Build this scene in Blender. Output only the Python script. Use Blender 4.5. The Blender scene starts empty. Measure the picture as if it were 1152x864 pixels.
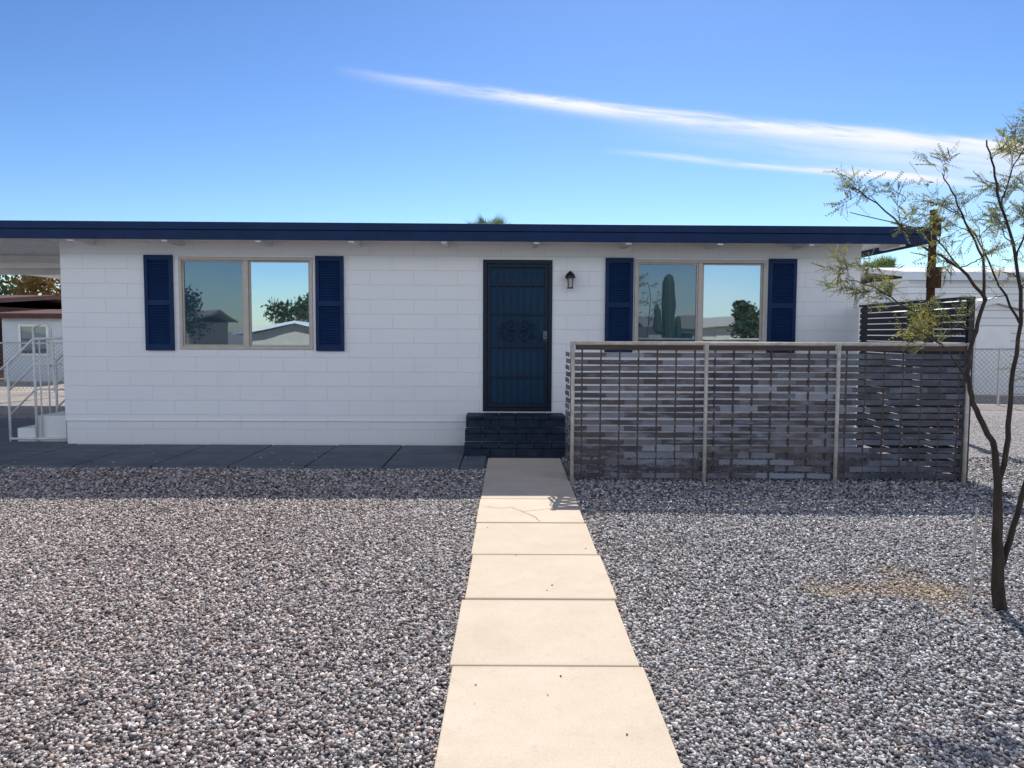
import bpy, math, random
import numpy as np
from mathutils import Vector, Matrix
random.seed(7); rng=np.random.default_rng(5)
S=bpy.context.scene
S.view_settings.view_transform='Standard'; S.view_settings.look='None'
S.view_settings.exposure=0

# ---------------------------------------------------------------- helpers
class MB:
    def __init__(s): s.v=[]; s.f=[]; s.m=[]
    def quad(s,a,b,c,d,m=0):
        n=len(s.v); s.v+= [tuple(a),tuple(b),tuple(c),tuple(d)]; s.f.append((n,n+1,n+2,n+3)); s.m.append(m)
    def poly(s,pts,m=0):
        n=len(s.v); s.v+=[tuple(p) for p in pts]; s.f.append(tuple(range(n,n+len(pts)))); s.m.append(m)
    def box(s,x0,x1,y0,y1,z0,z1,m=0):
        n=len(s.v)
        s.v+=[(x0,y0,z0),(x1,y0,z0),(x1,y1,z0),(x0,y1,z0),(x0,y0,z1),(x1,y0,z1),(x1,y1,z1),(x0,y1,z1)]
        for f in [(0,3,2,1),(4,5,6,7),(0,1,5,4),(1,2,6,5),(2,3,7,6),(3,0,4,7)]:
            s.f.append(tuple(n+i for i in f)); s.m.append(m)
    def tube(s,pts,rad,n=8,m=0,cap=True):
        pts=[Vector(p) for p in pts]
        if not hasattr(rad,'__len__'): rad=[rad]*len(pts)
        base=len(s.v); prev=None
        for i,p in enumerate(pts):
            if i==0: t=pts[1]-p
            elif i==len(pts)-1: t=p-pts[i-1]
            else: t=pts[i+1]-pts[i-1]
            t.normalize()
            if prev is None:
                a=Vector((0,0,1)) if abs(t.z)<.9 else Vector((1,0,0))
                u=t.cross(a).normalized()
            else:
                u=(prev-t*prev.dot(t)); 
                if u.length<1e-6: u=t.orthogonal()
                u.normalize()
            prev=u; w=t.cross(u)
            for k in range(n):
                a=2*math.pi*k/n
                s.v.append(tuple(p+(u*math.cos(a)+w*math.sin(a))*rad[i]))
        for i in range(len(pts)-1):
            for k in range(n):
                a=base+i*n+k; b=base+i*n+(k+1)%n
                s.f.append((a,b,b+n,a+n)); s.m.append(m)
        if cap:
            s.f.append(tuple(base+k for k in range(n))[::-1]); s.m.append(m)
            e=base+(len(pts)-1)*n
            s.f.append(tuple(e+k for k in range(n))); s.m.append(m)
    def obj(s,name,mats,parent=None,bevel=0,smooth=False):
        me=bpy.data.meshes.new(name); me.from_pydata(s.v,[],s.f)
        if not isinstance(mats,(list,tuple)): mats=[mats]
        for mt in mats: me.materials.append(mt)
        me.polygons.foreach_set('material_index',s.m)
        if smooth: me.polygons.foreach_set('use_smooth',[True]*len(s.f))
        me.update()
        o=bpy.data.objects.new(name,me); S.collection.objects.link(o)
        if parent: o.parent=parent
        if bevel:
            b=o.modifiers.new('bev','BEVEL'); b.width=bevel; b.segments=2; b.limit_method='ANGLE'
        return o
def empty(name,loc=(0,0,0),rz=0):
    e=bpy.data.objects.new(name,None); S.collection.objects.link(e); e.location=loc; e.rotation_euler=(0,0,rz); e.empty_display_size=.2; return e

class NT:
    def __init__(s,nt): s.nt=nt
    def n(s,t,**k):
        x=s.nt.nodes.new(t)
        for a,b in k.items(): setattr(x,a,b)
        return x
    def l(s,a,b): s.nt.links.new(a,b)
    def inp(s,sock,v):
        if hasattr(v,'is_output'): s.l(v,sock)
        else: sock.default_value=v
    def math(s,op,a,b=0,c=None,clamp=False):
        x=s.n('ShaderNodeMath',operation=op,use_clamp=clamp); s.inp(x.inputs[0],a); s.inp(x.inputs[1],b)
        if c is not None: s.inp(x.inputs[2],c)
        return x.outputs[0]
    def mix(s,f,a,b,mode='MIX'):
        x=s.n('ShaderNodeMix',data_type='RGBA',blend_type=mode); s.inp(x.inputs[0],f)
        s.inp(x.inputs[6],a if hasattr(a,'is_output') else (*a[:3],1)); s.inp(x.inputs[7],b if hasattr(b,'is_output') else (*b[:3],1))
        return x.outputs[2]
    def ramp(s,f,stops,interp='LINEAR'):
        x=s.n('ShaderNodeValToRGB'); x.color_ramp.interpolation=interp
        e=x.color_ramp.elements
        while len(e)>1: e.remove(e[-1])
        e[0].position=stops[0][0]; e[0].color=(*stops[0][1],1)
        for p,c in stops[1:]:
            q=e.new(p); q.color=(*c,1)
        s.l(f,x.inputs[0]); return x.outputs[0]
    def noise(s,vec,scale,detail=4,rough=.55,dist=0):
        x=s.n('ShaderNodeTexNoise'); x.inputs['Scale'].default_value=scale; x.inputs['Detail'].default_value=detail
        x.inputs['Roughness'].default_value=rough; x.inputs['Distortion'].default_value=dist
        s.l(vec,x.inputs['Vector']); return x.outputs[0]
    def mapping(s,vec,scale=(1,1,1),loc=(0,0,0)):
        x=s.n('ShaderNodeMapping'); x.inputs['Scale'].default_value=scale; x.inputs['Location'].default_value=loc; s.l(vec,x.inputs['Vector']); return x.outputs[0]
def newmat(name,rough=.7,metal=0,spec=.5):
    m=bpy.data.materials.new(name); m.use_nodes=True; t=NT(m.node_tree)
    b=m.node_tree.nodes['Principled BSDF']; b.inputs['Roughness'].default_value=rough; b.inputs['Metallic'].default_value=metal
    b.inputs['Specular IOR Level'].default_value=spec
    co=t.n('ShaderNodeTexCoord').outputs['Object']
    return m,t,b,co
def bump(t,b,h,strength=.3,dist=.01):
    x=t.n('ShaderNodeBump'); x.inputs['Strength'].default_value=strength; x.inputs['Distance'].default_value=dist
    t.l(h,x.inputs['Height']); t.l(x.outputs[0],b.inputs['Normal']); return x
def nmat(name,c1,c2,scale=5,rough=.7,bs=.2,bd=.005,metal=0,spec=.5,stretch=(1,1,1)):
    m,t,b,co=newmat(name,rough,metal,spec)
    v=t.mapping(co,stretch)
    f=t.noise(v,scale,3,.6)
    c=t.ramp(f,[(.3,c1),(.7,c2)]); t.l(c,b.inputs['Base Color'])
    if bs>.15: bump(t,b,t.noise(v,scale*6,2),bs,bd)
    return m

# ---------------------------------------------------------------- materials
NAVY=nmat('navy_paint',(.004,.021,.078),(.006,.030,.105),4,.5,.1,.002,spec=.2)
NAVYD=nmat('navy_door_steel',(.003,.010,.028),(.005,.015,.038),6,.4,.05,.001,spec=.25)
MESHM,t,b,co=newmat('door_screen',.6,spec=.15)
vv=t.n('ShaderNodeTexVoronoi'); vv.inputs['Scale'].default_value=70; vv.inputs['Randomness'].default_value=0; t.l(co,vv.inputs['Vector'])
f=t.noise(co,1.1,3)
c1=t.ramp(f,[(.3,(.030,.11,.23)),(.7,(.07,.20,.36))])
t.l(t.mix(t.math('GREATER_THAN',vv.outputs['Distance'],.5),c1,(.012,.04,.085)),b.inputs['Base Color'])
WHITE=nmat('white_trim_paint',(.76,.76,.76),(.84,.84,.83),3,.6,.1,.002)
TAN=nmat('tan_window_frame',(.50,.44,.38),(.58,.52,.46),8,.45,.03,.001)
BLACK=nmat('black_metal',(.008,.008,.010),(.015,.015,.018),10,.35,.05,.001)
CHROME=nmat('brushed_metal',(.5,.5,.52),(.65,.65,.66),10,.3,.02,.001,metal=.9)
PIPE=nmat('weathered_pipe',(.40,.36,.31),(.62,.58,.52),12,.5,.15,.002)
WPIPE=nmat('white_painted_pipe',(.6,.6,.6),(.8,.8,.79),12,.45,.1,.001)
POLE=nmat('rusty_pole',(.035,.018,.012),(.10,.045,.025),6,.85,.4,.01,stretch=(1,1,.15),spec=.2)
ROOFM=nmat('roof_felt',(.25,.24,.23),(.35,.34,.32),6,.9,.3,.01)
STEP=nmat('painted_step_block',(.010,.020,.040),(.028,.042,.07),9,.65,.4,.004,spec=.25)
ASPH=nmat('asphalt',(.04,.04,.042),(.07,.068,.066),8,.9,.1,.01)

def blockwall(name,base,dark,bw,bh,bstr=.55):
    m,t,b,co=newmat(name,.6)
    sx=t.n('ShaderNodeSeparateXYZ'); t.l(co,sx.inputs[0])
    cx=t.n('ShaderNodeCombineXYZ'); t.l(t.math('ADD',sx.outputs[0],sx.outputs[1]),cx.inputs[0]); t.l(sx.outputs[2],cx.inputs[1])
    br=t.n('ShaderNodeTexBrick'); t.l(cx.outputs[0],br.inputs['Vector'])
    br.inputs['Scale'].default_value=1; br.inputs['Brick Width'].default_value=bw; br.inputs['Row Height'].default_value=bh
    br.inputs['Mortar Size'].default_value=.0045; br.inputs['Mortar Smooth'].default_value=.5
    br.inputs['Color1'].default_value=(.0,.0,.0,1); br.inputs['Color2'].default_value=(1,1,1,1)
    n=t.noise(co,1.2,4,.6)
    c=t.ramp(n,[(.25,dark),(.65,base)])
    c=t.mix(t.math('MULTIPLY',br.outputs['Color'],.12),c,dark)
    c=t.mix(t.math('MULTIPLY',t.math('MULTIPLY',br.outputs['Fac'],n),.5),c,tuple(x*.5 for x in base))
    gd=t.math('MULTIPLY',t.math('SUBTRACT',.45,sx.outputs[2],clamp=True),n,clamp=True)
    c=t.mix(gd,c,(.5,.47,.42))
    t.l(c,b.inputs['Base Color'])
    h=t.math('MULTIPLY',br.outputs['Fac'],-1.0)
    h=t.math('ADD',h,t.math('MULTIPLY',t.noise(co,50,3,.7),.4))
    bump(t,b,h,bstr,.007)
    return m
WALL=blockwall('white_block_wall',(.89,.89,.90),(.84,.84,.87),.61,.203)
BRICK=blockwall('red_brick_wall',(.20,.055,.035),(.14,.04,.028),.4,.12,.5)
STUCCO=nmat('tan_stucco',(.45,.38,.30),(.52,.45,.36),3,.9,.1,.01)
BLUEW=nmat('pale_blue_siding',(.55,.62,.68),(.62,.68,.73),3,.7,.1,.01)
SIDING,t,b,co=newmat('white_lap_siding',.55)
sx=t.n('ShaderNodeSeparateXYZ'); t.l(co,sx.inputs[0])
fr_=t.math('FRACT',t.math('MULTIPLY',sx.outputs[2],5.0))
t.l(t.mix(t.math('LESS_THAN',fr_,.14),t.ramp(t.noise(co,.7,3),[(.3,(.72,.73,.75)),(.7,(.82,.82,.82))]),(.42,.44,.48)),b.inputs['Base Color'])

# gravel
GST=[0,.18,.38,.6,.82,1]
GCO=np.array([(.045,.042,.048),(.145,.135,.137),(.32,.295,.29),(.51,.475,.46),(.69,.65,.63),(.94,.92,.90)])
GRAV,t,b,co=newmat('gravel_stone',.7,spec=.4)
at=t.n('ShaderNodeAttribute',attribute_name='stone_colour')
t.l(at.outputs['Color'],b.inputs['Base Color'])
GROUND,t,b,co=newmat('gravel_ground',.9,spec=.2)
v1=t.n('ShaderNodeTexVoronoi'); v1.inputs['Scale'].default_value=60; t.l(co,v1.inputs['Vector'])
sc=t.n('ShaderNodeSeparateColor'); t.l(v1.outputs['Color'],sc.inputs[0])
c=t.ramp(sc.outputs[0],[(p,tuple(float(x)*.95 for x in cc)) for p,cc in zip(GST,GCO)])
c=t.mix(t.math('MULTIPLY',v1.outputs['Distance'],.6,clamp=True),c,(.08,.075,.075))
far=t.n('ShaderNodeSeparateXYZ'); t.l(co,far.inputs[0])
ff=t.math('MULTIPLY',t.math('SUBTRACT',t.math('ABSOLUTE',far.outputs[1]),14),.15,clamp=True)
c=t.mix(ff,c,t.ramp(t.noise(co,.6,3),[(.3,(.42,.36,.30)),(.7,(.60,.54,.48))]))
t.l(c,b.inputs['Base Color'])
bump(t,b,t.math('MULTIPLY',v1.outputs['Distance'],-1),.8,.02)

def concrete(name,a,bc,stain,amt=1):
    m,t,b,co=newmat(name,.85,spec=.25)
    n1=t.noise(co,2.2,5,.68)
    c=t.ramp(n1,[(.3,a),(.7,bc)])
    sx=t.n('ShaderNodeSeparateXYZ'); t.l(co,sx.inputs[0])
    yi=t.math('DIVIDE',t.math('ADD',sx.outputs[1],2.83),.912)
    cb=t.n('ShaderNodeCombineXYZ'); t.l(t.math('FLOOR',yi),cb.inputs[0])
    wn=t.n('ShaderNodeTexWhiteNoise'); t.l(cb.outputs[0],wn.inputs['Vector'])
    c=t.mix(t.math('MULTIPLY',wn.outputs['Value'],.22*amt),c,stain)
    ed=t.math('ABSOLUTE',t.math('SUBTRACT',t.math('FRACT',yi),.5))
    ed=t.math('MULTIPLY',t.math('SUBTRACT',ed,.44,clamp=True),8*amt,clamp=True)
    c=t.mix(t.math('MULTIPLY',ed,n1),c,stain)
    sp=t.noise(co,150,2,.7); c=t.mix(t.math('MULTIPLY',t.math('SUBTRACT',sp,.52,clamp=True),3.0*amt,clamp=True),c,stain)
    st=t.noise(co,9,4,.75); c=t.mix(t.math('MULTIPLY',t.math('SUBTRACT',st,.56,clamp=True),1.8*amt,clamp=True),c,stain)
    t.l(c,b.inputs['Base Color'])
    bump(t,b,t.math('ADD',sp,st),.35,.004)
    return m
SLAB=concrete('concrete_slab',(.70,.575,.43),(.81,.68,.53),(.48,.385,.29))
PAVER=concrete('concrete_paver',(.11,.125,.15),(.19,.205,.23),(.06,.068,.085))
CRACK=nmat('slab_crack_dirt',(.12,.09,.07),(.2,.16,.12),20,1,0)

SLAT,t,b,co=newmat('weathered_wood_slat',.42,spec=.5)
sx=t.n('ShaderNodeSeparateXYZ'); t.l(co,sx.inputs[0])
row=t.math('FLOOR',t.math('DIVIDE',t.math('SUBTRACT',sx.outputs[2],.028),.0715))
hx=t.math('FLOOR',t.math('ADD',t.math('MULTIPLY',t.math('ADD',sx.outputs[0],sx.outputs[1]),2.5),t.math('MULTIPLY',row,.5)))
cb=t.n('ShaderNodeCombineXYZ'); t.l(row,cb.inputs[0]); t.l(hx,cb.inputs[1])
wn=t.n('ShaderNodeTexWhiteNoise'); t.l(cb.outputs[0],wn.inputs['Vector'])
c=t.ramp(wn.outputs['Value'],[(0,(.03,.03,.042)),(.3,(.075,.058,.062)),(.55,(.13,.10,.10)),(.8,(.18,.18,.205)),(1,(.36,.38,.45))])
gr=t.noise(t.mapping(co,(1.5,1.5,40)),3,4,.7)
c=t.mix(t.math('MULTIPLY',gr,.7),c,(.045,.045,.06))
wr=t.noise(t.mapping(co,(1,1,4)),4,3,.7)
c=t.mix(t.math('MULTIPLY',t.math('SUBTRACT',wr,.5,clamp=True),2.6,clamp=True),c,(.28,.32,.41))
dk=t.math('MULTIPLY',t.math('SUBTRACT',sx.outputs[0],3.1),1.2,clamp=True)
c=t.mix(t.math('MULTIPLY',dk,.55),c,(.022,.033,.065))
t.l(c,b.inputs['Base Color']); bump(t,b,gr,.4,.004)
DWOOD=nmat('dark_rail_wood',(.035,.020,.016),(.08,.045,.035),5,.6,.1,.004,stretch=(1,4,8))
DSLAT=nmat('dark_slat_wood',(.010,.011,.018),(.028,.025,.030),6,.6,.1,.004,stretch=(1,1,6))

def glass(name,base,fac):
    m=bpy.data.materials.new(name); m.use_nodes=True; t=NT(m.node_tree); nt=m.node_tree
    b=nt.nodes['Principled BSDF']; b.inputs['Roughness'].default_value=.3; b.inputs['Specular IOR Level'].default_value=.2
    co=t.n('ShaderNodeTexCoord').outputs['Object']
    t.l(t.ramp(t.noise(co,1.2,2),[(.3,base),(.7,tuple(x*1.6 for x in base))]),b.inputs['Base Color'])
    g=t.n('ShaderNodeBsdfGlossy'); g.inputs['Roughness'].default_value=.012; g.inputs['Color'].default_value=(.66,.84,1,1)
    bp=t.n('ShaderNodeBump'); bp.inputs['Strength'].default_value=.07; bp.inputs['Distance'].default_value=.02
    t.l(t.noise(co,1.6,1),bp.inputs['Height']); t.l(bp.outputs[0],g.inputs['Normal'])
    mx=t.n('ShaderNodeMixShader')
    mx.inputs[0].default_value=fac; t.l(b.outputs[0],mx.inputs[1]); t.l(g.outputs[0],mx.inputs[2])
    t.l(mx.outputs[0],nt.nodes['Material Output'].inputs[0]); return m
GL_S=glass('screened_glass',(.008,.035,.06),.21)
GL_C=glass('clear_glass',(.03,.05,.06),.70)
BARK=nmat('dark_bark',(.018,.013,.011),(.06,.042,.032),18,.9,.1,.01,stretch=(1,1,.3))
def leafmat(name,stops,trans=.45):
    m=bpy.data.materials.new(name); m.use_nodes=True; t=NT(m.node_tree); nt=m.node_tree
    b=nt.nodes['Principled BSDF']; b.inputs['Roughness'].default_value=.6
    co=t.n('ShaderNodeTexCoord').outputs['Object']
    c=t.ramp(t.noise(co,3.5,3,.7),stops); t.l(c,b.inputs['Base Color'])
    tr=t.n('ShaderNodeBsdfTranslucent'); t.l(c,tr.inputs[0]); mx=t.n('ShaderNodeMixShader'); mx.inputs[0].default_value=trans
    t.l(b.outputs[0],mx.inputs[1]); t.l(tr.outputs[0],mx.inputs[2]); t.l(mx.outputs[0],nt.nodes['Material Output'].inputs[0]); return m
LEAF=leafmat('feathery_leaf',[(.3,(.12,.16,.07)),(.5,(.26,.28,.09)),(.66,(.54,.44,.10))],.5)
GREEN=leafmat('tree_foliage',[(.3,(.025,.05,.018)),(.5,(.05,.085,.03)),(.7,(.10,.12,.04))],.25)
ORANGE=leafmat('autumn_foliage',[(.3,(.10,.07,.02)),(.5,(.22,.12,.03)),(.7,(.10,.12,.04))],.3)
PALMG=leafmat('palm_frond',[(.3,(.05,.10,.03)),(.5,(.10,.17,.05)),(.7,(.20,.22,.08))],.45)
CACT=nmat('cactus_skin',(.04,.075,.035),(.07,.10,.05),5,.7,.1,.01)

# ---------------------------------------------------------------- ground
g=MB(); R=600
g.quad((-R,-R,-.026),(R,-R,-.026),(R,R,-.026),(-R,R,-.026)); g.obj('ground',GROUND)
g=MB(); g.quad((-200,-13.5,-.018),(200,-13.5,-.018),(200,-7.5,-.018),(-200,-7.5,-.018)); g.obj('road',ASPH)

P0,P1=-.285,.62
path=MB(); ys=[-2.83+.912*i for i in range(13)]+[9.62]
for i in range(len(ys)-1):
    a,b_=ys[i],ys[i+1]
    dz=random.uniform(-.004,.004); dx=random.uniform(-.012,.012)
    path.box(P0+dx,P1+dx,a+.008,b_-.008,-.05,.006+dz)
o=path.obj('concrete_path',SLAB,bevel=.006)
ck=MB()
pts=[(-.25,6.86),(-.1,6.80),(.0,6.83),(.10,6.66),(.19,6.50),(.24,6.33)]
def crack(pts,w=.0022):
    for i in range(len(pts)-1):
        (x0,y0),(x1,y1)=pts[i],pts[i+1]
        d=Vector((x1-x0,y1-y0)).normalized(); n=Vector((-d.y,d.x))*w
        ck.quad((x0-n.x,y0-n.y,.0125),(x1-n.x,y1-n.y,.0125),(x1+n.x,y1+n.y,.0125),(x0+n.x,y0+n.y,.0125))
def jag(p):
    r=[p[0]]
    for i in range(len(p)-1):
        for k in range(1,5):
            tt=k/4; r.append((p[i][0]*(1-tt)+p[i+1][0]*tt+(random.uniform(-.008,.008) if k<4 else 0),p[i][1]*(1-tt)+p[i+1][1]*tt+(random.uniform(-.012,.012) if k<4 else 0)))
    return r
crack(jag(pts)); crack(jag([(.10,6.66),(.3,6.78),(.58,6.84)]))
ck.obj('crack',CRACK,parent=o)

pv=MB(); x=-.31
for c in range(16):
    w=.30 if c==0 else .905
    for (a,b_) in ((8.93,9.84),(9.84,10.66)):
        dz=random.uniform(-.004,.004); pv.box(x-w+.011,x-.011,a+.011,b_-.011,-.05,.004+dz)
    x-=w
pv.obj('paver_walkway',PAVER,bevel=.006)

# ---------------------------------------------------------------- gravel stones (one object)
def stones():
    def zone(y0,y1,dens,xm):
        A=(y1-y0)*2*xm; n=int(A*dens)
        x=rng.uniform(-xm,xm,n); y=rng.uniform(y0,y1,n)
        k=(np.abs(x)<.68*y+1.0)
        k&=~((x>P0-.0)&(x<P1+.0)&(rng.random(n)>.0008))
        k&=~((x<P0)&(y>8.91)&(rng.random(n)>.004))
        return np.stack([x[k],y[k]],1)
    P=np.concatenate([zone(2.2,4.6,5000,4.2),zone(4.6,7.4,2800,6.1),zone(7.4,10.0,1200,7.9)])
    n=len(P)
    onp=((P[:,0]>P0)&(P[:,0]<P1))|((P[:,0]<P0)&(P[:,1]>8.91))
    r=np.where(P[:,1]<4.6,rng.uniform(.0042,.0100,n)*(1+.5*(rng.random(n)>.94)),np.where(P[:,1]<7.4,rng.uniform(.0055,.0112,n),rng.uniform(.008,.015,n)))
    r=np.where(onp,r*.6,r)
    cube=np.array([(-1,-1,-1),(1,-1,-1),(1,1,-1),(-1,1,-1),(-1,-1,1),(1,-1,1),(1,1,1),(-1,1,1)],float)*.72
    V=cube[None]+rng.normal(0,.26,(n,8,3))
    V*=np.stack([rng.uniform(.8,1.4,n),rng.uniform(.7,1.1,n),rng.uniform(.45,.8,n)],1)[:,None,:]
    a=rng.uniform(0,6.28,n); b_=rng.uniform(-.6,.6,n); c=rng.uniform(-.6,.6,n)
    def rot(V,i,j,an):
        ca,sa=np.cos(an)[:,None],np.sin(an)[:,None]; x=V[:,:,i]*ca-V[:,:,j]*sa; y=V[:,:,i]*sa+V[:,:,j]*ca; V[:,:,i]=x; V[:,:,j]=y
    rot(V,0,2,b_); rot(V,1,2,c); rot(V,0,1,a)
    V*=r[:,None,None]
    V[:,:,0]+=P[:,0,None]; V[:,:,1]+=P[:,1,None]
    und=.006*np.sin(P[:,0]*1.7+P[:,1]*.9)+.004*np.sin(P[:,0]*4.1-P[:,1]*3.3)
    V[:,:,2]+=np.where(onp,.009,-.021+und*.4+rng.uniform(-.002,.006,n))[:,None]
    F=np.array([(0,3,2,1),(4,5,6,7),(0,1,5,4),(1,2,6,5),(2,3,7,6),(3,0,4,7)])
    FF=(F[None]+8*np.arange(n)[:,None,None]).reshape(-1)
    me=bpy.data.meshes.new('gravel'); me.vertices.add(8*n); me.vertices.foreach_set('co',V.reshape(-1).astype(np.float32))
    me.loops.add(len(FF)); me.loops.foreach_set('vertex_index',FF.astype(np.int32))
    me.polygons.add(6*n); me.polygons.foreach_set('loop_start',(4*np.arange(6*n)).astype(np.int32))
    me.update(calc_edges=True)
    val=rng.beta(1.25,1.35,n)
    col=np.stack([np.interp(val,GST,GCO[:,k]) for k in range(3)],1)
    lr=np.clip(.5-P[:,0]*.25,0,1)[:,None]
    col*=(1-lr)*np.array([.92,.96,1.0])+lr*np.array([1.07,.99,.94])
    warm=(rng.random(n)<.12)[:,None]; col=np.where(warm,col*np.array([1.12,.91,.79]),col)
    dd=np.sqrt((P[:,0]-2.45)**2+2.2*(P[:,1]-4.75)**2)+rng.uniform(-.25,.25,n)+.15*np.sin(P[:,0]*9)+.12*np.sin(P[:,1]*13)
    pm=np.clip(1.15-dd*2.2,0,.8)[:,None]; col=col*(1-pm)+np.array([.52,.39,.26])*pm
    col=np.clip(col,0,.95)
    at=me.attributes.new('stone_colour','FLOAT_COLOR','POINT')
    cc=np.concatenate([np.repeat(col,8,0),np.ones((8*n,1))],1)
    at.data.foreach_set('color',cc.reshape(-1).astype(np.float32))
    me.materials.append(GRAV)
    o=bpy.data.objects.new('gravel',me); S.collection.objects.link(o); print('stones',n)
stones()

# ---------------------------------------------------------------- house
HX,HY=-6.25,10.72; TH=math.radians(1.0)
house=empty('white_block_house',(HX,HY,0),TH)
L=lambda X:X-HX
W=11.15; DEP=8.2; ZT=2.87
win=[(L(-4.632),L(-2.779),1.325,2.607),(L(1.711),L(3.573),1.325,2.607)]
door=(L(-.41),L(.56),.47,2.592)
ops=win+[door]
wm=MB(); xs=sorted({0,W}|{o[0] for o in ops}|{o[1] for o in ops}); zs=sorted({.33,ZT}|{o[2] for o in ops}|{o[3] for o in ops})
for i in range(len(xs)-1):
    for j in range(len(zs)-1):
        cx=(xs[i]+xs[i+1])/2; cz=(zs[j]+zs[j+1])/2
        if any(o[0]<cx<o[1] and o[2]<cz<o[3] for o in ops): continue
        wm.quad((xs[i],0,zs[j]),(xs[i+1],0,zs[j]),(xs[i+1],0,zs[j+1]),(xs[i],0,zs[j+1]))
for (a,b_,c,d) in ops:
    q=.12
    wm.quad((a,0,c),(a,0,d),(a,q,d),(a,q,c)); wm.quad((b_,0,d),(b_,0,c),(b_,q,c),(b_,q,d))
    wm.quad((a,0,d),(b_,0,d),(b_,q,d),(a,q,d)); wm.quad((a,0,c),(a,q,c),(b_,q,c),(b_,0,c))
wm.quad((0,DEP,.33),(0,0,.33),(0,0,ZT),(0,DEP,ZT)); wm.quad((W,0,.33),(W,DEP,.33),(W,DEP,ZT),(W,0,ZT))
wm.quad((W,DEP,.33),(0,DEP,.33),(0,DEP,ZT),(W,DEP,ZT))
wm.obj('walls',WALL,house)
fd=MB(); fd.box(.012,W-.012,.012,DEP,-.05,.318); fd.box(-.012,W+.012,-.014,DEP+.01,.318,.336); fd.obj('foundation',WALL,house,bevel=.004)
OV=.60; RX0,RX1=-.0,L(5.48)
rf=MB()
rf.box(RX0,RX1,-OV+.03,DEP+OV,ZT,2.975,0)
rf.obj('roof_deck',WHITE,house)
rt=MB(); za=2.985; mid=DEP/2
rt.quad((RX0,-OV,za),(RX1,-OV,za),(RX1,mid,za+.22),(RX0,mid,za+.22)); rt.quad((RX0,mid,za+.22),(RX1,mid,za+.22),(RX1,DEP+OV,za),(RX0,DEP+OV,za))
rt.poly([(RX1,-OV,za),(RX1,DEP+OV,za),(RX1,mid,za+.22)]); rt.poly([(RX0,-OV,za),(RX0,mid,za+.22),(RX0,DEP+OV,za)])
rt.obj('roof_covering',ROOFM,house)
CX0=-4.6
fa=MB()
fa.box(CX0,RX1+.035,-OV-.01,-OV+.028,2.775,2.90); fa.box(CX0,RX1+.06,-OV-.03,-OV+.028,2.902,3.0)
fa.box(RX1,RX1+.035,-OV+.03,DEP+OV,2.775,2.90); fa.box(RX1,RX1+.06,-OV+.03,DEP+OV,2.902,3.0)
fa.obj('fascia',NAVY,house,bevel=.005)
ra=MB(); s=.42
while s<RX1-.05:
    ra.box(s,s+.075,-OV+.03,-.002,2.75,2.868); s+=1.22
ra.box(.0,W,-.03,-.003,2.80,2.868)
ra.obj('rafter_tails',WHITE,house)
for wi,(a,b_,c,d) in enumerate(win):
    w=MB(); fw=.045
    w.box(a+.003,b_-.003,-.012,.09,d-fw,d-.003); w.box(a+.003,b_-.003,-.02,.09,c+.003,c+fw)
    w.box(a+.003,a+fw,-.012,.09,c+fw,d-fw); w.box(b_-fw,b_-.003,-.012,.09,c+fw,d-fw)
    m=(a+b_)/2
    w.box(m-.032,m+.032,-.004,.085,c+fw,d-fw)
    for (x0,x1,yy) in ((a+fw,m-.032,.012),(m+.032,b_-fw,.03)):
        sw=.022
        w.box(x0,x1,yy,yy+.03,d-fw-sw,d-fw-.001); w.box(x0,x1,yy,yy+.03,c+fw+.001,c+fw+sw)
        w.box(x0+.001,x0+sw,yy,yy+.03,c+fw+sw,d-fw-sw); w.box(x1-sw,x1-.001,yy,yy+.03,c+fw+sw,d-fw-sw)
    w.obj('window_frame',TAN,house,bevel=.003)
    gg=MB(); gg.quad((a+fw,.034,c+fw),(m,.034,c+fw),(m,.034,d-fw),(a+fw,.034,d-fw)); gg.obj('window_glass',GL_S,house)
    gg=MB(); gg.quad((m,.052,c+fw),(b_-fw,.052,c+fw),(b_-fw,.052,d-fw),(m,.052,d-fw)); gg.obj('window_glass',GL_C,house)
for (a,b_) in ((-5.09,-4.70),(-2.735,-2.345),(1.30,1.69),(3.592,3.985)):
    a=L(a); b_=L(b_); c,d=1.31,2.625; sh=MB(); fr=.05
    sh.box(a,a+fr,-.045,-.003,c,d); sh.box(b_-fr,b_,-.045,-.003,c,d)
    for z0,z1 in ((c,c+.08),(d-.07,d),((c+d)/2-.035,(c+d)/2+.035)): sh.box(a+fr,b_-fr,-.044,-.003,z0,z1)
    sh.box(a+fr,b_-fr,-.012,-.004,c+.08,d-.07)
    for z0,z1 in ((c+.08,(c+d)/2-.035),((c+d)/2+.035,d-.07)):
        z=z0+.004
        while z<z1-.03:
            sh.quad((a+fr,-.038,z),(b_-fr,-.038,z),(b_-fr,-.014,z+.034),(a+fr,-.014,z+.034))
            sh.quad((a+fr,-.038,z-.006),(b_-fr,-.038,z-.006),(b_-fr,-.038,z),(a+fr,-.038,z))
            z+=.036
    sh.obj('shutter',NAVY,house,bevel=.002)
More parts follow.
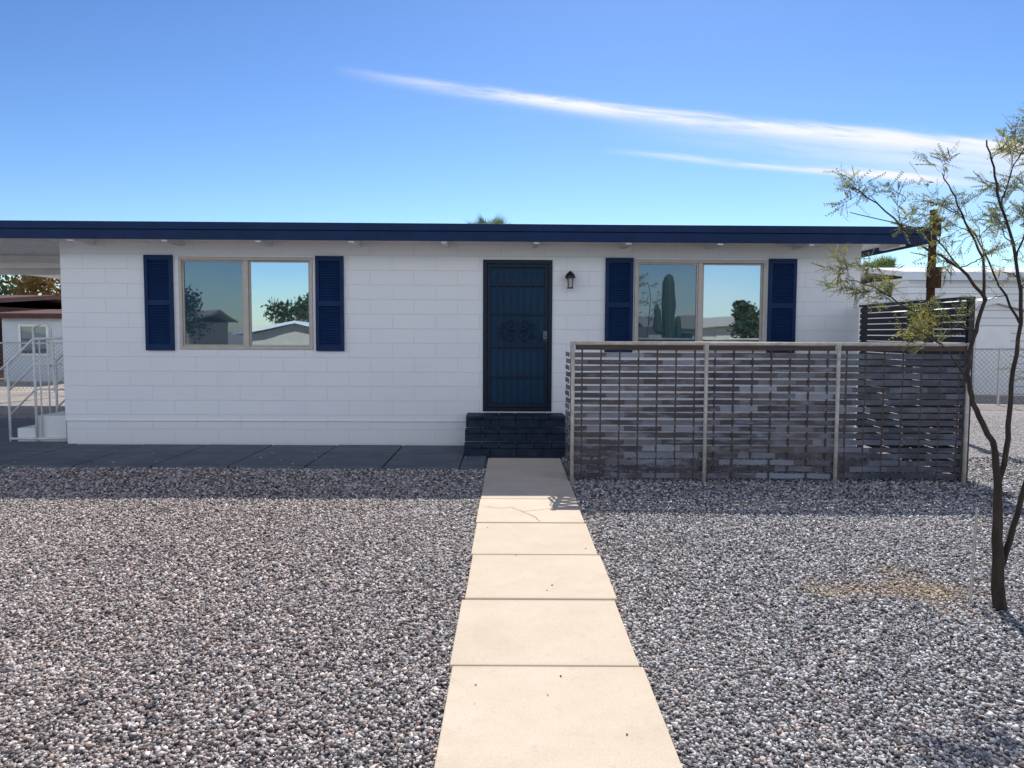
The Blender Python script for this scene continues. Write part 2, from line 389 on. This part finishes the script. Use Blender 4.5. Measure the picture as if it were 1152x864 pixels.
# security door
a,b_,c,d=door
dm=MB()
fw=.055
dm.box(a+.002,a+fw,-.02,.05,c,d-.002); dm.box(b_-fw,b_-.002,-.02,.05,c,d-.002); dm.box(a+fw,b_-fw,-.02,.05,d-fw,d-.002); dm.box(a+fw,b_-fw,-.02,.05,c,c+.05)
ia,ib,ic,id_=a+fw+.008,b_-fw-.008,c+.058,d-fw-.008
k=.04
dm.box(ia,ia+k,-.012,.03,ic,id_); dm.box(ib-k,ib,-.012,.03,ic,id_); dm.box(ia+k,ib-k,-.012,.03,id_-k,id_); dm.box(ia+k,ib-k,-.012,.03,ic,ic+k*1.5)
for z in (ic+.42,ic+.84,ic+1.30,id_-.30): dm.box(ia+k,ib-k,-.008,.008,z,z+.02)
nb=8
for i in range(1,nb):
    x=ia+k+(ib-ia-2*k)*i/nb
    dm.box(x-.008,x+.008,-.005,.009,ic+k*1.5,id_-k)
mx=(ia+ib)/2
def spiral(cx,cz,r0,r1,a0,turn,n=22):
    return [(cx+math.cos(a0+turn*i/n)*(r0+(r1-r0)*i/n),-.012,cz+math.sin(a0+turn*i/n)*(r0+(r1-r0)*i/n)) for i in range(n+1)]
for zc,sc_ in ((ic+1.07,.85),):
    for sgn in (-1,1):
        for up in (-1,1):
            pts=[(mx+sgn*(p[0]),p[1],zc+up*p[2]) for p in spiral(.11*sc_,.10*sc_,.10*sc_,.022,math.pi*1.25,math.pi*2.6)]
            dm.tube(pts,.006,6)
            pts=[(mx+sgn*(p[0]),p[1],zc+up*p[2]) for p in spiral(.25*sc_,.06*sc_,.06*sc_,.018,math.pi*.8,-math.pi*2.2)]
            dm.tube(pts,.005,6)
dm.obj('security_door',NAVYD,house,bevel=0)
dp=MB(); dp.quad((a+.01,.035,c),(b_-.01,.035,c),(b_-.01,.035,d),(a+.01,.035,d)); dp.obj('security_door_screen',MESHM,house)
kn=MB(); kx=ib-.035
kn.box(kx-.028,kx+.028,-.018,-.013,1.46,1.60); kn.tube([(kx,-.015,1.50),(kx,-.05,1.50),(kx,-.055,1.50),(kx,-.085,1.50),(kx,-.095,1.50)],[.011,.011,.026,.03,.015],14); kn.tube([(kx,-.015,1.565),(kx,-.035,1.565)],.02,14)
kn.obj('door_handle',nmat('dark_nickel',(.10,.10,.11),(.16,.16,.17),9,.35,.02,.001,metal=.9),house,smooth=False)
st=MB()
sa,sb=L(-.63),L(.72)
for i,(zt,yf) in enumerate(((.45,-.50),(.30,-.80),(.15,-1.08))):
    n=6; 
    y1=-.016 if i==0 else (-.50,-.80)[i-1]-.001
    for j in range(n):
        x0=sa+(sb-sa)*j/n; x1=sa+(sb-sa)*(j+1)/n
        st.box(x0+.003,x1-.003,yf,y1,zt-.045,zt)
    mm=4+(i%2)
    for j in range(mm):
        x0=sa+(sb-sa)*j/mm; x1=sa+(sb-sa)*(j+1)/mm
        st.box(x0+.002,x1-.002,yf+.014,y1,zt-.15 if i<2 else -.03,zt-.049)
st.obj('front_steps',STEP,house,bevel=.006)
lx=L(.80); 
ln=MB()
ln.tube([(lx,-.003,2.36),(lx,-.02,2.36)],.055,18)
ln.tube([(lx,-.02,2.38),(lx,-.07,2.43),(lx,-.11,2.41)],.010,8)
ln.tube([(lx,-.11,2.43),(lx,-.11,2.415),(lx,-.11,2.39),(lx,-.11,2.36),(lx,-.11,2.335)],[.012,.03,.055,.068,.072],20)
ln.tube([(lx,-.11,2.19),(lx,-.11,2.205)],.045,16)
for kk in range(4):
    aa=math.pi/4+kk*math.pi/2; ln.tube([(lx+.05*math.cos(aa),-.11+.05*math.sin(aa),2.335),(lx+.04*math.cos(aa),-.11+.04*math.sin(aa),2.2)],.005,6)
lan=empty('wall_lantern',(HX,HY,0),TH)
ln.obj('lantern_body',BLACK,lan,smooth=False)
FROST=nmat('lantern_glass',(.35,.36,.36),(.45,.46,.46),8,.2,0)
lg=MB(); lg.tube([(lx,-.11,2.206),(lx,-.11,2.33)],[.034,.044],16); lg.obj('lantern_glass',FROST,lan)

# carport
cp=empty('carport',(HX,HY,0),TH)
m=MB(); x=CX0; st_=.20
while x<-.001:
    x1=min(x+st_,-.002)
    m.box(x+.04,x1,-OV+.03,DEP+.2,2.82,2.835); m.box(x,x+.04,-OV+.03,DEP+.2,2.855,2.87); x+=st_
m.box(CX0,-.002,-OV+.03,DEP+.2,2.872,2.975)
m.obj('corrugated_ceiling',WHITE,cp)
m=MB()
for yy in (2.2,5.0,8.2): m.box(CX0,-.02,yy,yy+.05,2.70,2.818)
for yy in (0.3,8.2):
    m.box(CX0+.1,CX0+.2,yy+.06,yy+.16,-.05,2.818)
m.obj('beams_and_posts',WHITE,cp)
m=MB(); m.quad((CX0,-.05,-.012),(-.02,-.05,-.012),(-.02,3.2,-.012),(CX0,3.2,-.012)); m.obj('carport_floor',PAVER,cp)

sr=empty('side_stair_railing')
m=MB(); r=.018
y0,y1=10.95,12.1
for yy in (y0,y1):
    A,B,C=-7.18,-6.80,-6.36
    m.tube([(A,yy,-.02),(A,yy,1.10)],r,10); m.tube([(B,yy,-.02),(B,yy,1.62)],r,10); m.tube([(C,yy,-.02),(C,yy,1.47)],r,10)
    m.tube([(A-.1,yy,1.02),(A,yy,1.10),(B,yy,1.46),(C,yy,1.47)],r*1.1,10)
    m.tube([(A,yy,.72),(B,yy,1.10),(C,yy,1.10)],r*.8,8); m.tube([(A,yy,.36),(B,yy,.74),(C,yy,.74)],r*.8,8)
    m.tube([(A,yy,.03),(C,yy,.03)],r,8); m.tube([(B+.08,yy,.03),(B+.08,yy,1.47)],r*.6,8);m.tube([(B+.2,yy,.4),(B+.2,yy,1.47)],r*.6,8)
    m.tube([(B,yy,1.62),(B+.15,yy,1.68),(B+.25,yy,1.6),(B+.25,yy,1.47)],r*.8,8)
m.obj('handrail',WPIPE,sr,smooth=True)
m=MB(); m.box(-6.82,-6.28,10.98,12.05,-.03,.36); m.box(-7.1,-6.822,10.98,12.05,-.03,.18); m.obj('landing',WHITE,sr,bevel=.01)

# ---------------------------------------------------------------- woven slat fence
fence=empty('wood_slat_fence')
FY=8.19; fx=[.645,2.06,3.46,4.84]
m=MB(); pitch=.0715; SP=.20
def slat(m,p0,dirv,length,z0,h,phase,A=.014,th=.008,step=.05,z_j=0):
    n=max(2,int(length/step)); nx,ny=-dirv[1],dirv[0]; base=len(m.v)
    for i in range(n+1):
        u=length*i/n; off=A*math.cos(math.pi*u/SP+phase); zz=z0+z_j*math.sin(u*2+phase)
        for (o_,z_) in ((-th/2,0),(th/2,0),(th/2,h),(-th/2,h)):
            m.v.append((p0[0]+dirv[0]*u+nx*(off+o_),p0[1]+dirv[1]*u+ny*(off+o_),zz+z_))
    for i in range(n):
        for k in range(4):
            a=base+i*4+k; b_=base+i*4+(k+1)%4
            m.f.append((a,a+4,b_+4,b_)); m.m.append(0)
    m.f.append((base,base+1,base+2,base+3)); m.m.append(0); e=base+n*4; m.f.append((e+3,e+2,e+1,e)); m.m.append(0)
for pi_ in range(3):
    a=fx[pi_]+.0; b_=fx[pi_+1]
    for r_ in range(19):
        z=.032+r_*pitch
        slat(m,(a+.004,FY),(1,0),b_-a-.008,z+random.uniform(-.003,.003),.056+random.uniform(-.004,.003),math.pi*(r_%2)+math.pi*.5*pi_,z_j=random.uniform(-.004,.004))
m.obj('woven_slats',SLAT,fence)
m=MB()
for pi_ in range(3):
    x=fx[pi_]+.1
    while x<fx[pi_+1]-.05:
        m.box(x-.008,x+.008,FY-.005,FY+.005,.02,1.40); x+=SP
m.obj('weave_battens',DWOOD,fence)
m=MB()
for pi_ in range(3): m.box(fx[pi_]+.03,fx[pi_+1]-.03,FY-.02,FY+.02,1.40,1.452)
for xx in (fx[0],fx[3]): m.box(xx-.02,xx+.02,FY+.03,FY+.07,0,1.45)
m.obj('top_rail',DWOOD,fence,bevel=.003)
m=MB()
for xx in fx: m.tube([(xx,FY-.035,-.06),(xx,FY-.035,1.475)],.021,12)
m.tube([(fx[0]-.03,FY-.01,1.472),(fx[3]+.03,FY-.01,1.472)],.019,12)
m.obj('pipe_posts',PIPE,fence,smooth=True)
m=MB()
for r_ in range(19): slat(m,(fx[0]-.03,FY+.02),(-.03,.9995),.34,.035+r_*pitch,.05,math.pi*(r_%2))
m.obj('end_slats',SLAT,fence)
sf=empty('dark_slat_fence')
m=MB(); n=25
for r_ in range(n):
    z=.05+r_*.076; m.box(4.86,4.885,8.30,10.80,z,z+.064)
m.obj('slats',DSLAT,sf,bevel=.002)
m=MB()
for yy in (8.27,9.5,10.76): m.box(4.889,4.95,yy,yy+.06,-.05,1.95)
m.box(4.85,4.95,8.27,10.82,1.952,1.985)
m.obj('posts',DSLAT,sf)

# ---------------------------------------------------------------- utility pole
up=empty('utility_pole')
m=MB(); m.tube([(7.02,13.0,-.1),(7.02,13.0,3.65)],[.075,.06],12); m.box(6.9,7.14,12.9,12.93,2.35,2.7); m.box(6.82,6.95,12.9,13.1,1.6,1.9)
m.box(6.96,7.08,12.86,12.9,3.2,3.5)
m.obj('pole',POLE,up)

# ---------------------------------------------------------------- slender foreground tree
tree=empty('mesquite_tree')
def P(px,py,d): return Vector(((px-576)*d/866,d,1.58-(py-374)*d/866))
wood=MB(); leaf=MB()
def limb(pts,r0,r1,n=8):
    out=[]; m_=len(pts)
    for i in range(m_-1):
        p0=pts[max(i-1,0)];p1=pts[i];p2=pts[i+1];p3=pts[min(i+2,m_-1)]
        for k in range(4):
            t_=k/4; out.append(.5*((2*p1)+(p2-p0)*t_+(2*p0-5*p1+4*p2-p3)*t_**2+(3*p1-p0-3*p2+p3)*t_**3))
    out.append(pts[-1])
    out=[o_+Vector((random.uniform(-1,1),random.uniform(-1,1),random.uniform(-1,1)))*.006 for o_ in out]
    rr=[r0+(r1-r0)*(i/(len(out)-1))**.8 for i in range(len(out))]
    wood.tube(out,rr,n); return out,rr
def leaflet_spray(p,dirv):
    L_=random.uniform(.05,.11); d=dirv.normalized()
    side=d.orthogonal().normalized(); side.rotate(Matrix.Rotation(random.uniform(0,6.28),3,d)); 
    k=random.randint(5,8)
    wood.tube([p,p+d*L_],[.0010,.0005],3,cap=False)
    for i in range(k):
        q=p+d*L_*(i+1)/k
        for sg in (-1,1):
            ld=(side*sg+d*.6).normalized(); ll=random.uniform(.010,.018); wv=d.cross(ld).normalized()*.5+d*.5
            wv=wv.normalized()*random.uniform(.0024,.0040)
            leaf.quad(q,q+ld*ll*.5+wv,q+ld*ll,q+ld*ll*.5-wv)
def twigs(out,rr,start,dens,length,lev=0,leafy=1.0,up=.25):
    n=len(out); 
    for i in range(int(n*start),n-1):
        if random.random()>dens: continue
        seg=(out[min(i+1,n-1)]-out[i]).normalized()
        d=seg*random.uniform(.4,1.0)+Vector((random.gauss(0,1),random.gauss(0,1),random.gauss(0,1)))*.55+Vector((0,0,up))
        d.normalize(); l=length*random.uniform(.5,1.2)
        pts=[out[i]]
        for k in range(4):
            d=(d+Vector((random.gauss(0,.2),random.gauss(0,.2),random.gauss(0,.2)-.02*k))).normalized(); pts.append(pts[-1]+d*l/4)
        o2,r2=limb(pts,min(rr[i]*.55,.0045 if lev==0 else .0022),.0009,5 if lev==0 else 3)
        if lev<1: twigs(o2,r2,.2,.34,length*.5,lev+1,leafy)
        for j in range(4,len(o2)):
            if random.random()<.32*leafy:
                leaflet_spray(o2[j],(seg*.2+d*.5+Vector((random.gauss(0,.6),random.gauss(0,.6),random.gauss(-.1,.5)))))
D=4.4
T=P(1138,688,D); T.z=-.05
tr,_=limb([T,P(1133,645,D),P(1131,590,D),P(1128,545,D),P(1124,502,D)],.042,.017)
aw,ar=limb([P(1124,502,D),P(1104,466,D-.03),P(1092,435,D-.05),P(1090,400,D-.06),P(1096,370,D-.05),P(1104,335,D-.05)],.017,.010)
b1,br=limb([P(1129,548,D),P(1138,490,D+.06),P(1139,430,D+.1),P(1146,360,D+.12),P(1138,290,D+.15),P(1118,230,D+.15),P(1108,190,D+.1),P(1098,160,D+.1)],.018,.004)
c1_,cr=limb([P(1134,650,D),P(1146,610,D+.03),P(1160,540,D+.1),P(1178,440,D+.2),P(1190,340,D+.2),P(1180,240,D+.3),P(1165,170,D+.3)],.022,.005)
e1,er=limb([P(1104,335,D-.05),P(1075,300,D-.15),P(1030,275,D-.2),P(990,238,D-.25),P(955,212,D-.3)],.010,.0025)
e2,er2=limb([P(1096,370,D-.05),P(1060,362,D+.1),P(1020,345,D+.2),P(980,322,D+.3),P(948,312,D+.35)],.008,.0025)
e3,er3=limb([P(1104,335,D-.05),P(1100,290,D-.1),P(1080,250,D-.2),P(1062,215,D-.3),P(1050,195,D-.3)],.009,.0025)
e4,er4=limb([P(1092,432,D-.05),P(1072,400,D-.2),P(1050,380,D-.3),P(1010,360,D-.4)],.006,.0022)
e5,er5=limb([P(1146,360,D+.12),P(1120,320,D+.3),P(1095,270,D+.5),P(1070,240,D+.6),P(1030,225,D+.7)],.008,.0022)
e6,er6=limb([P(1190,340,D+.2),P(1230,280,D+.1),P(1260,220,D)],.009,.0025)
e7,er7=limb([P(1075,300,D-.15),P(1040,262,D+.0),P(1000,250,D+.1),P(950,240,D+.15)],.005,.0022)
e8,er8=limb([P(1138,290,D+.15),P(1150,240,D+.05),P(1158,190,D),P(1150,140,D-.05)],.006,.0022)
e9,er9=limb([P(1118,230,D+.15),P(1128,195,D+.2),P(1142,165,D+.2),P(1160,145,D+.2)],.005,.002)
for (o_,r_,s_,dn,ln_,lf) in ((e1,er,.25,.5,.22,.8),(e2,er2,.2,.75,.22,1.9),(e3,er3,.2,.5,.22,.8),(e4,er4,.2,.5,.2,1.4),(e5,er5,.2,.45,.22,.8),(e6,er6,.1,.5,.3,1.0),(e7,er7,.2,.5,.18,.7),(e8,er8,.1,.6,.2,1.0),(e9,er9,.1,.6,.2,1.0),(b1,br,.45,.45,.24,1.0),(c1_,cr,.5,.42,.28,1.0),(aw,ar,.6,.35,.2,.8)):
    twigs(o_,r_,s_,dn,ln_,0,lf)
wood.obj('trunk_and_branches',BARK,tree,smooth=True); leaf.obj('foliage',LEAF,tree)
print('leaves',len(leaf.f))
stk=empty('tree_stake'); m=MB(); m.tube([(2.74,4.5,-.05),(2.77,4.52,.55)],.008,6); m.obj('stake',PIPE,stk)

# ---------------------------------------------------------------- generic background trees
def bgtree(name,x,y,h,cr,mat,seed=0,base=.35,leafn=2600,ls=.17):
    rr=random.Random(seed); e=empty(name,(x,y,0)); w=MB(); l=MB()
    w.tube([(0,0,-.1),(.1,0,h*base*.6),(.05,.1,h*base)],[.16,.12,.10],8)
    cl=[]
    for i in range(10):
        a=rr.uniform(0,6.28); q=Vector((math.cos(a)*cr*rr.uniform(.2,.75),math.sin(a)*cr*rr.uniform(.2,.75),h*rr.uniform(base+.1,.88)))
        w.tube([(.05,.1,h*base),tuple(q*.5+Vector((0,0,h*base*.5))),tuple(q)],[.07,.04,.015],6); cl.append((q,cr*rr.uniform(.28,.5)))
    for i in range(leafn):
        q,r_=rr.choice(cl); v=Vector((rr.gauss(0,1),rr.gauss(0,1),rr.gauss(0,.8))); v=v.normalized()*r_*rr.random()**.4*rr.uniform(.7,1.15)
        p=q+v; s_=ls*rr.uniform(.4,1.1); u=Vector((rr.gauss(0,1),rr.gauss(0,1),rr.gauss(0,1))).normalized()*s_; k=u.orthogonal().normalized()*s_*.5
        l.quad(p-u,p+k,p+u,p-k)
    w.obj('trunk',BARK,e,smooth=True); l.obj('foliage',mat,e)
bgtree('shade_tree',-20.5,36,4.4,3.2,ORANGE,1,.3,5000,.14)
bgtree('shade_tree',-27,38,4.8,3.4,GREEN,2,.3,5000,.14)
bgtree('shade_tree',27,44,5,3,GREEN,3)
bgtree('shade_tree',-8.6,-20,3.6,2.0,GREEN,4,.2); bgtree('shade_tree',-11.8,-23,3.3,1.9,GREEN,5,.15); bgtree('shade_tree',-6.0,-26,2.9,1.8,GREEN,12,.15)
bgtree('shade_tree',14.2,-19,3.3,1.8,GREEN,6,.2); bgtree('shade_tree',17.5,-21,4.4,2.4,GREEN,8,.25); bgtree('shade_tree',3.5,-26,3.2,2.4,GREEN,9,.2)
bgtree('shade_tree',-19,-24,4,3.0,GREEN,10); bgtree('shade_tree',-1,-28,3.4,3.0,GREEN,11,.2)

def palm(name,x,y,h,r=1.2,n=34,seed=1):
    rr=random.Random(seed); e=empty(name,(x,y,0)); w=MB(); l=MB()
    w.tube([(0,0,-.1),(.05,0,h*.5),(0,0,h)],[.18,.15,.16],10)
    for i in range(n):
        a=rr.uniform(0,6.28); el=rr.uniform(-.3,1.4); d=Vector((math.cos(a)*math.cos(el),math.sin(a)*math.cos(el),math.sin(el)))
        tip=Vector((0,0,h))+d*r*.55; w.tube([(0,0,h),tuple(tip)],[.02,.012],4)
        side=d.cross(Vector((0,0,1))).normalized(); upv=side.cross(d)
        for k in range(-7,8):
            an=k*.17; fd=d*math.cos(an)+side*math.sin(an)
            end=tip+fd*r*.5*rr.uniform(.85,1.1)-Vector((0,0,.12*abs(k)/7)); pw=(d*-math.sin(an)+side*math.cos(an))*.022
            l.poly([tip,tip+fd*r*.25+pw,end,tip+fd*r*.25-pw])
    w.obj('trunk',POLE,e); l.obj('fronds',PALMG,e)
palm('palm_tree',-.95,30,5.0,1.25,22,3)
palm('palm_tree',14.2,30,3.6,1.1,26,4)

sg=empty('saguaro_cactus',(6.75,-8.2,0)); m=MB()
def ribbed(m,pts,rad,n=36):
    b0=len(m.v); m.tube(pts,rad,n)
    for i,p in enumerate(pts):
        for j in range(n):
            v=Vector(m.v[b0+i*n+j]); c=Vector(p); f_=1.0 if j%3 else .84
            m.v[b0+i*n+j]=tuple(c+(v-c)*f_)
ribbed(m,[(0,0,-.1),(0,0,1),(0,0,2.6),(0,0,3.5),(0,0,3.8),(0,0,3.92)],[.20,.24,.27,.25,.17,.05])
ribbed(m,[(.15,0,1.3),(.36,0,1.32),(.42,0,1.5),(.42,0,2.0),(.42,0,2.2),(.42,0,2.28)],[.11,.13,.14,.14,.1,.03])
ribbed(m,[(-.15,0,1.6),(-.36,0,1.65),(-.42,0,1.85),(-.42,0,2.5),(-.42,0,2.72)],[.11,.13,.14,.12,.03])
m.obj('stem_and_arms',CACT,sg,smooth=True)

# ---------------------------------------------------------------- neighbouring buildings
def simple_house(name,x,y,w,d,h,wallm,roofm,rise=.6,ov=.5,rz=0,wins=(),front=-1,doors=(),axis='x',doorm=None):
    e=empty(name,(x,y,0),rz); m=MB(); m.box(-w/2,w/2,-d/2,d/2,-.1,h)
    if axis=='y': m.poly([(-w/2,-d/2,h),(w/2,-d/2,h),(0,-d/2,h+rise*.98)]); m.poly([(-w/2,d/2,h),(0,d/2,h+rise*.98),(w/2,d/2,h)])
    m.obj('walls',wallm,e)
    r_=MB(); W2=w/2+ov; D2=d/2+ov; t_=.15
    if axis=='x':
        A=[(-W2,-D2,h+.003),(W2,-D2,h+.003),(W2,0,h+rise),(-W2,0,h+rise)]; B=[(-W2,0,h+rise),(W2,0,h+rise),(W2,D2,h+.003),(-W2,D2,h+.003)]
    else:
        A=[(-W2,-D2,h+.003),(-W2,D2,h+.003),(0,D2,h+rise),(0,-D2,h+rise)]; B=[(0,-D2,h+rise),(0,D2,h+rise),(W2,D2,h+.003),(W2,-D2,h+.003)]
    for q in (A,B):
        up_=[(a[0],a[1],a[2]+t_) for a in q]
        r_.quad(*q[::-1]); r_.quad(*up_)
        for i in range(4): r_.quad(q[i],q[(i+1)%4],up_[(i+1)%4],up_[i])
    r_.obj('roof',roofm,e)
    yy=front*d/2
    for (wx_,wz,ww,wh) in wins:
        f_=MB(); y0=yy-.05 if front<0 else yy+.003; y1=yy-.003 if front<0 else yy+.05
        f_.box(wx_-ww/2-.07,wx_+ww/2+.07,y0,y1,wz-.07,wz); f_.box(wx_-ww/2-.07,wx_+ww/2+.07,y0,y1,wz+wh,wz+wh+.07)
        f_.box(wx_-ww/2-.07,wx_-ww/2,y0,y1,wz,wz+wh); f_.box(wx_+ww/2,wx_+ww/2+.07,y0,y1,wz,wz+wh); f_.box(wx_-.025,wx_+.025,y0,y1,wz,wz+wh)
        f_.obj('window_frame',WHITE,e)
        g_=MB(); yc=yy+front*.02; g_.quad((wx_-ww/2,yc,wz),(wx_+ww/2,yc,wz),(wx_+ww/2,yc,wz+wh),(wx_-ww/2,yc,wz+wh)); g_.obj('window_glass',GL_S,e)
    for (dx,dw,dh) in doors:
        f_=MB(); f_.box(dx-dw/2,dx+dw/2,min(yy,yy+front*.05)+(.0 if front<0 else .003),max(yy,yy+front*.05)-(.003 if front<0 else 0),0,dh); f_.obj('door',doorm or STUCCO,e)
    return e
DARKROOF=nmat('brown_roof',(.07,.03,.025),(.12,.05,.04),5,.8,.1,.01)
TANROOF=nmat('tan_shingles',(.32,.27,.22),(.42,.36,.30),5,.9,.1,.01)
WROOF=nmat('white_metal_roof',(.7,.7,.7),(.8,.8,.8),5,.5,.1,.01)
simple_house('brick_house',-21.5,28,9,8,2.35,BRICK,DARKROOF,.35,.5,wins=((2.0,1.0,.9,1.0),(-1,1.0,1.2,1.0)))
simple_house('blue_sided_house',-14.7,27.2,2.6,6,1.95,BLUEW,DARKROOF,.22,.3,wins=((-.3,.85,.8,.85),))
mh=simple_house('white_mobile_home',20.5,26,17,5,3.3,SIDING,WROOF,.35,.3,wins=((-7.7,1.7,.9,.8),(-5.3,1.7,1.0,.8),(0,1.5,1.4,.9),(4,1.5,1.2,.9)),doors=((-2.7,.9,2.4),),doorm=WHITE)
m=MB(); m.box(-8.52,8.52,-2.54,-2.503,0,.55); m.obj('skirting',BLUEW,mh)
m=MB(); m.box(-8.85,8.85,-2.86,-2.805,3.2,3.42); m.obj('gutter',BLUEW,mh)
simple_house('garden_shed',12.6,21.5,3.0,2.5,2.0,SIDING,WROOF,.4,.2,axis='y',doors=((0,.9,1.8),),doorm=WHITE)
simple_house('tan_house',15.5,-33,10,8,2.0,STUCCO,TANROOF,.7,.6,wins=((-3,.8,1.6,.9),(3,.8,1.6,.9)),front=1,doors=((0,.95,1.9),))
simple_house('white_roof_carport',-9.2,-17.5,5.0,5,1.35,STUCCO,WROOF,.6,.4,front=1,axis='y')
simple_house('stucco_house',-26,-34,12,8,2.2,STUCCO,TANROOF,.8,.6,wins=((-3,.8,1.6,1.0),(3,.8,1.6,1.0)),front=1)

def chain(name,x0,x1,y,h=1.25):
    e=empty(name); m=MB(); n=int((x1-x0)/2.4)
    for i in range(n+1):
        xx=x0+(x1-x0)*i/n; m.tube([(xx,y,-.05),(xx,y,h+.05)],.028,8)
    m.tube([(x0,y,h),(x1,y,h)],.022,8); m.obj('posts_and_rail',CHROME,e)
    w=MB(); sp=.11; x=x0-h
    while x<x1:
        a=max(x,x0); b_=min(x+h,x1)
        if b_>a:
            w.tube([(a,y,a-x),(b_,y,b_-x)],.004,3,cap=False); w.tube([(a,y+.004,h-(a-x)),(b_,y+.004,h-(b_-x))],.004,3,cap=False)
        x+=sp
    w.obj('wire_mesh',GALV,e)
GALV=nmat('galvanised_wire',(.16,.16,.17),(.24,.24,.25),10,.5,0,.001,metal=.5)
chain('chain_link_fence',8.5,24,17.5); chain('chain_link_fence',-24,-9.5,20)

# ---------------------------------------------------------------- light
EL=math.radians(45.5); AZ=math.atan2(.19,1)
sd=Vector((math.sin(AZ)*math.cos(EL),math.cos(AZ)*math.cos(EL),math.sin(EL)))
sl=bpy.data.lights.new('sun','SUN'); sl.energy=5; sl.angle=math.radians(.5); sl.color=(1,.96,.89)
so=bpy.data.objects.new('sun',sl); S.collection.objects.link(so); so.rotation_euler=sd.to_track_quat('Z','Y').to_euler()
wd=bpy.data.worlds.new('World'); S.world=wd; wd.use_nodes=True; t=NT(wd.node_tree); nt=wd.node_tree
STR=.12
bg=nt.nodes['Background']; bg.inputs['Strength'].default_value=STR
sky=t.n('ShaderNodeTexSky',sky_type='NISHITA'); sky.sun_disc=False; sky.sun_elevation=EL; sky.sun_rotation=AZ; sky.air_density=1.0; sky.dust_density=.2; sky.ozone_density=3
gen=t.n('ShaderNodeTexCoord').outputs['Generated']
sp=t.n('ShaderNodeSeparateXYZ'); t.l(gen,sp.inputs[0]); X,Y,Z=sp.outputs
Ys=t.math('MAXIMUM',Y,.02); p=t.math('DIVIDE',X,Ys); q=t.math('DIVIDE',Z,Ys)
front=t.math('GREATER_THAN',Y,.05)
cv=t.n('ShaderNodeCombineXYZ'); t.l(p,cv.inputs[0]); t.l(t.math('ADD',q,t.math('MULTIPLY',p,.1)),cv.inputs[1])
wisp=t.noise(t.mapping(cv.outputs[0],(5,60,1)),1,5,.68,.4)
wobc=t.math('MULTIPLY',t.math('SUBTRACT',wisp,.5),.016)
bn=t.noise(t.mapping(gen,(3,3,16)),1,3,.6)
def streak(a,b_,c,w0,wslope,p0,p1,pe,amp,below):
    qc=t.math('ADD',t.math('ADD',t.math('MULTIPLY_ADD',p,b_,a),t.math('MULTIPLY',t.math('MULTIPLY',p,p),c)),wobc)
    d=t.math('SUBTRACT',q,qc)
    up_=t.math('MAXIMUM',d,0); dn=t.math('MULTIPLY',t.math('MINIMUM',d,0),-1/below)
    ad=t.math('ADD',up_,dn)
    w=t.math('MAXIMUM',t.math('MULTIPLY_ADD',p,wslope,w0),.002)
    r_=t.math('DIVIDE',ad,w); g_=t.math('EXPONENT',t.math('MULTIPLY',t.math('MULTIPLY',r_,r_),-1))
    fade=t.math('MULTIPLY',t.math('DIVIDE',t.math('SUBTRACT',p,p0),p1-p0,clamp=True),t.math('DIVIDE',t.math('SUBTRACT',pe,p),.12,clamp=True))
    wv=t.math('MULTIPLY_ADD',wisp,3.0,-.65,clamp=True)
    return t.math('MULTIPLY',t.math('MULTIPLY',t.math('MULTIPLY',g_,fade),wv),amp)
s1=streak(.299,-.13,.061,.0055,.005,-.23,.08,2,1.2,1.6)
s2=streak(.2421,-.0835,0,.003,.003,.11,.3,.62,1.0,1.2)
s3=streak(.278,-.13,.05,.007,.014,.10,.5,.9,.5,1.5)
hz=t.math('MULTIPLY',t.math('MULTIPLY',t.math('MULTIPLY_ADD',p,1.5,-.45,clamp=True),t.math('SUBTRACT',1,t.math('MULTIPLY',t.math('ABSOLUTE',t.math('SUBTRACT',q,.175)),13),clamp=True)),t.math('MULTIPLY_ADD',bn,1.6,-.4,clamp=True))
tot=t.math('MULTIPLY',t.math('ADD',t.math('ADD',s1,s2),t.math('MULTIPLY_ADD',hz,.8,s3)),front,clamp=True)
# bright low cloud added behind the viewer, unseen, to lighten the front wall
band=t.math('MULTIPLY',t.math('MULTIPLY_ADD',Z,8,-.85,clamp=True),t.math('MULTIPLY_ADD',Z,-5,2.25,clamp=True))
fill_mask=t.math('MULTIPLY',t.math('MULTIPLY_ADD',Y,-2.5,-.25,clamp=True),band)
wall_fill=t.math('MULTIPLY',fill_mask,t.math('MULTIPLY_ADD',bn,4,-1.0,clamp=True))
low=t.math('MULTIPLY',t.math('LESS_THAN',Y,0),t.math('MULTIPLY_ADD',bn,1.6,-.6,clamp=True))
v=t.mix(1.0,sky.outputs[0],(STR,STR,STR),'MULTIPLY')
gm=t.n('ShaderNodeGamma'); gm.inputs['Gamma'].default_value=1.5; t.l(v,gm.inputs['Color'])
v=t.mix(1.0,gm.outputs[0],(1.02/STR,1.08/STR,1.15/STR),'MULTIPLY')
v=t.mix(t.math('ADD',tot,low,clamp=True),v,(7.8,8.0,8.4))
v=t.mix(wall_fill,v,(17.5,18.6,20.5))
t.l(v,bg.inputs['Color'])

# ---------------------------------------------------------------- camera
cam=bpy.data.cameras.new('camera'); co_=bpy.data.objects.new('camera',cam); S.collection.objects.link(co_); S.camera=co_
cam.sensor_width=36; cam.lens=36*866/1152; cam.clip_end=3000; cam.clip_start=.05
co_.location=(0,0,1.58)
co_.rotation_euler=(Matrix.Rotation(math.radians(90-3.83),3,'X')@Matrix.Rotation(math.radians(.26),3,'Z')).to_euler()
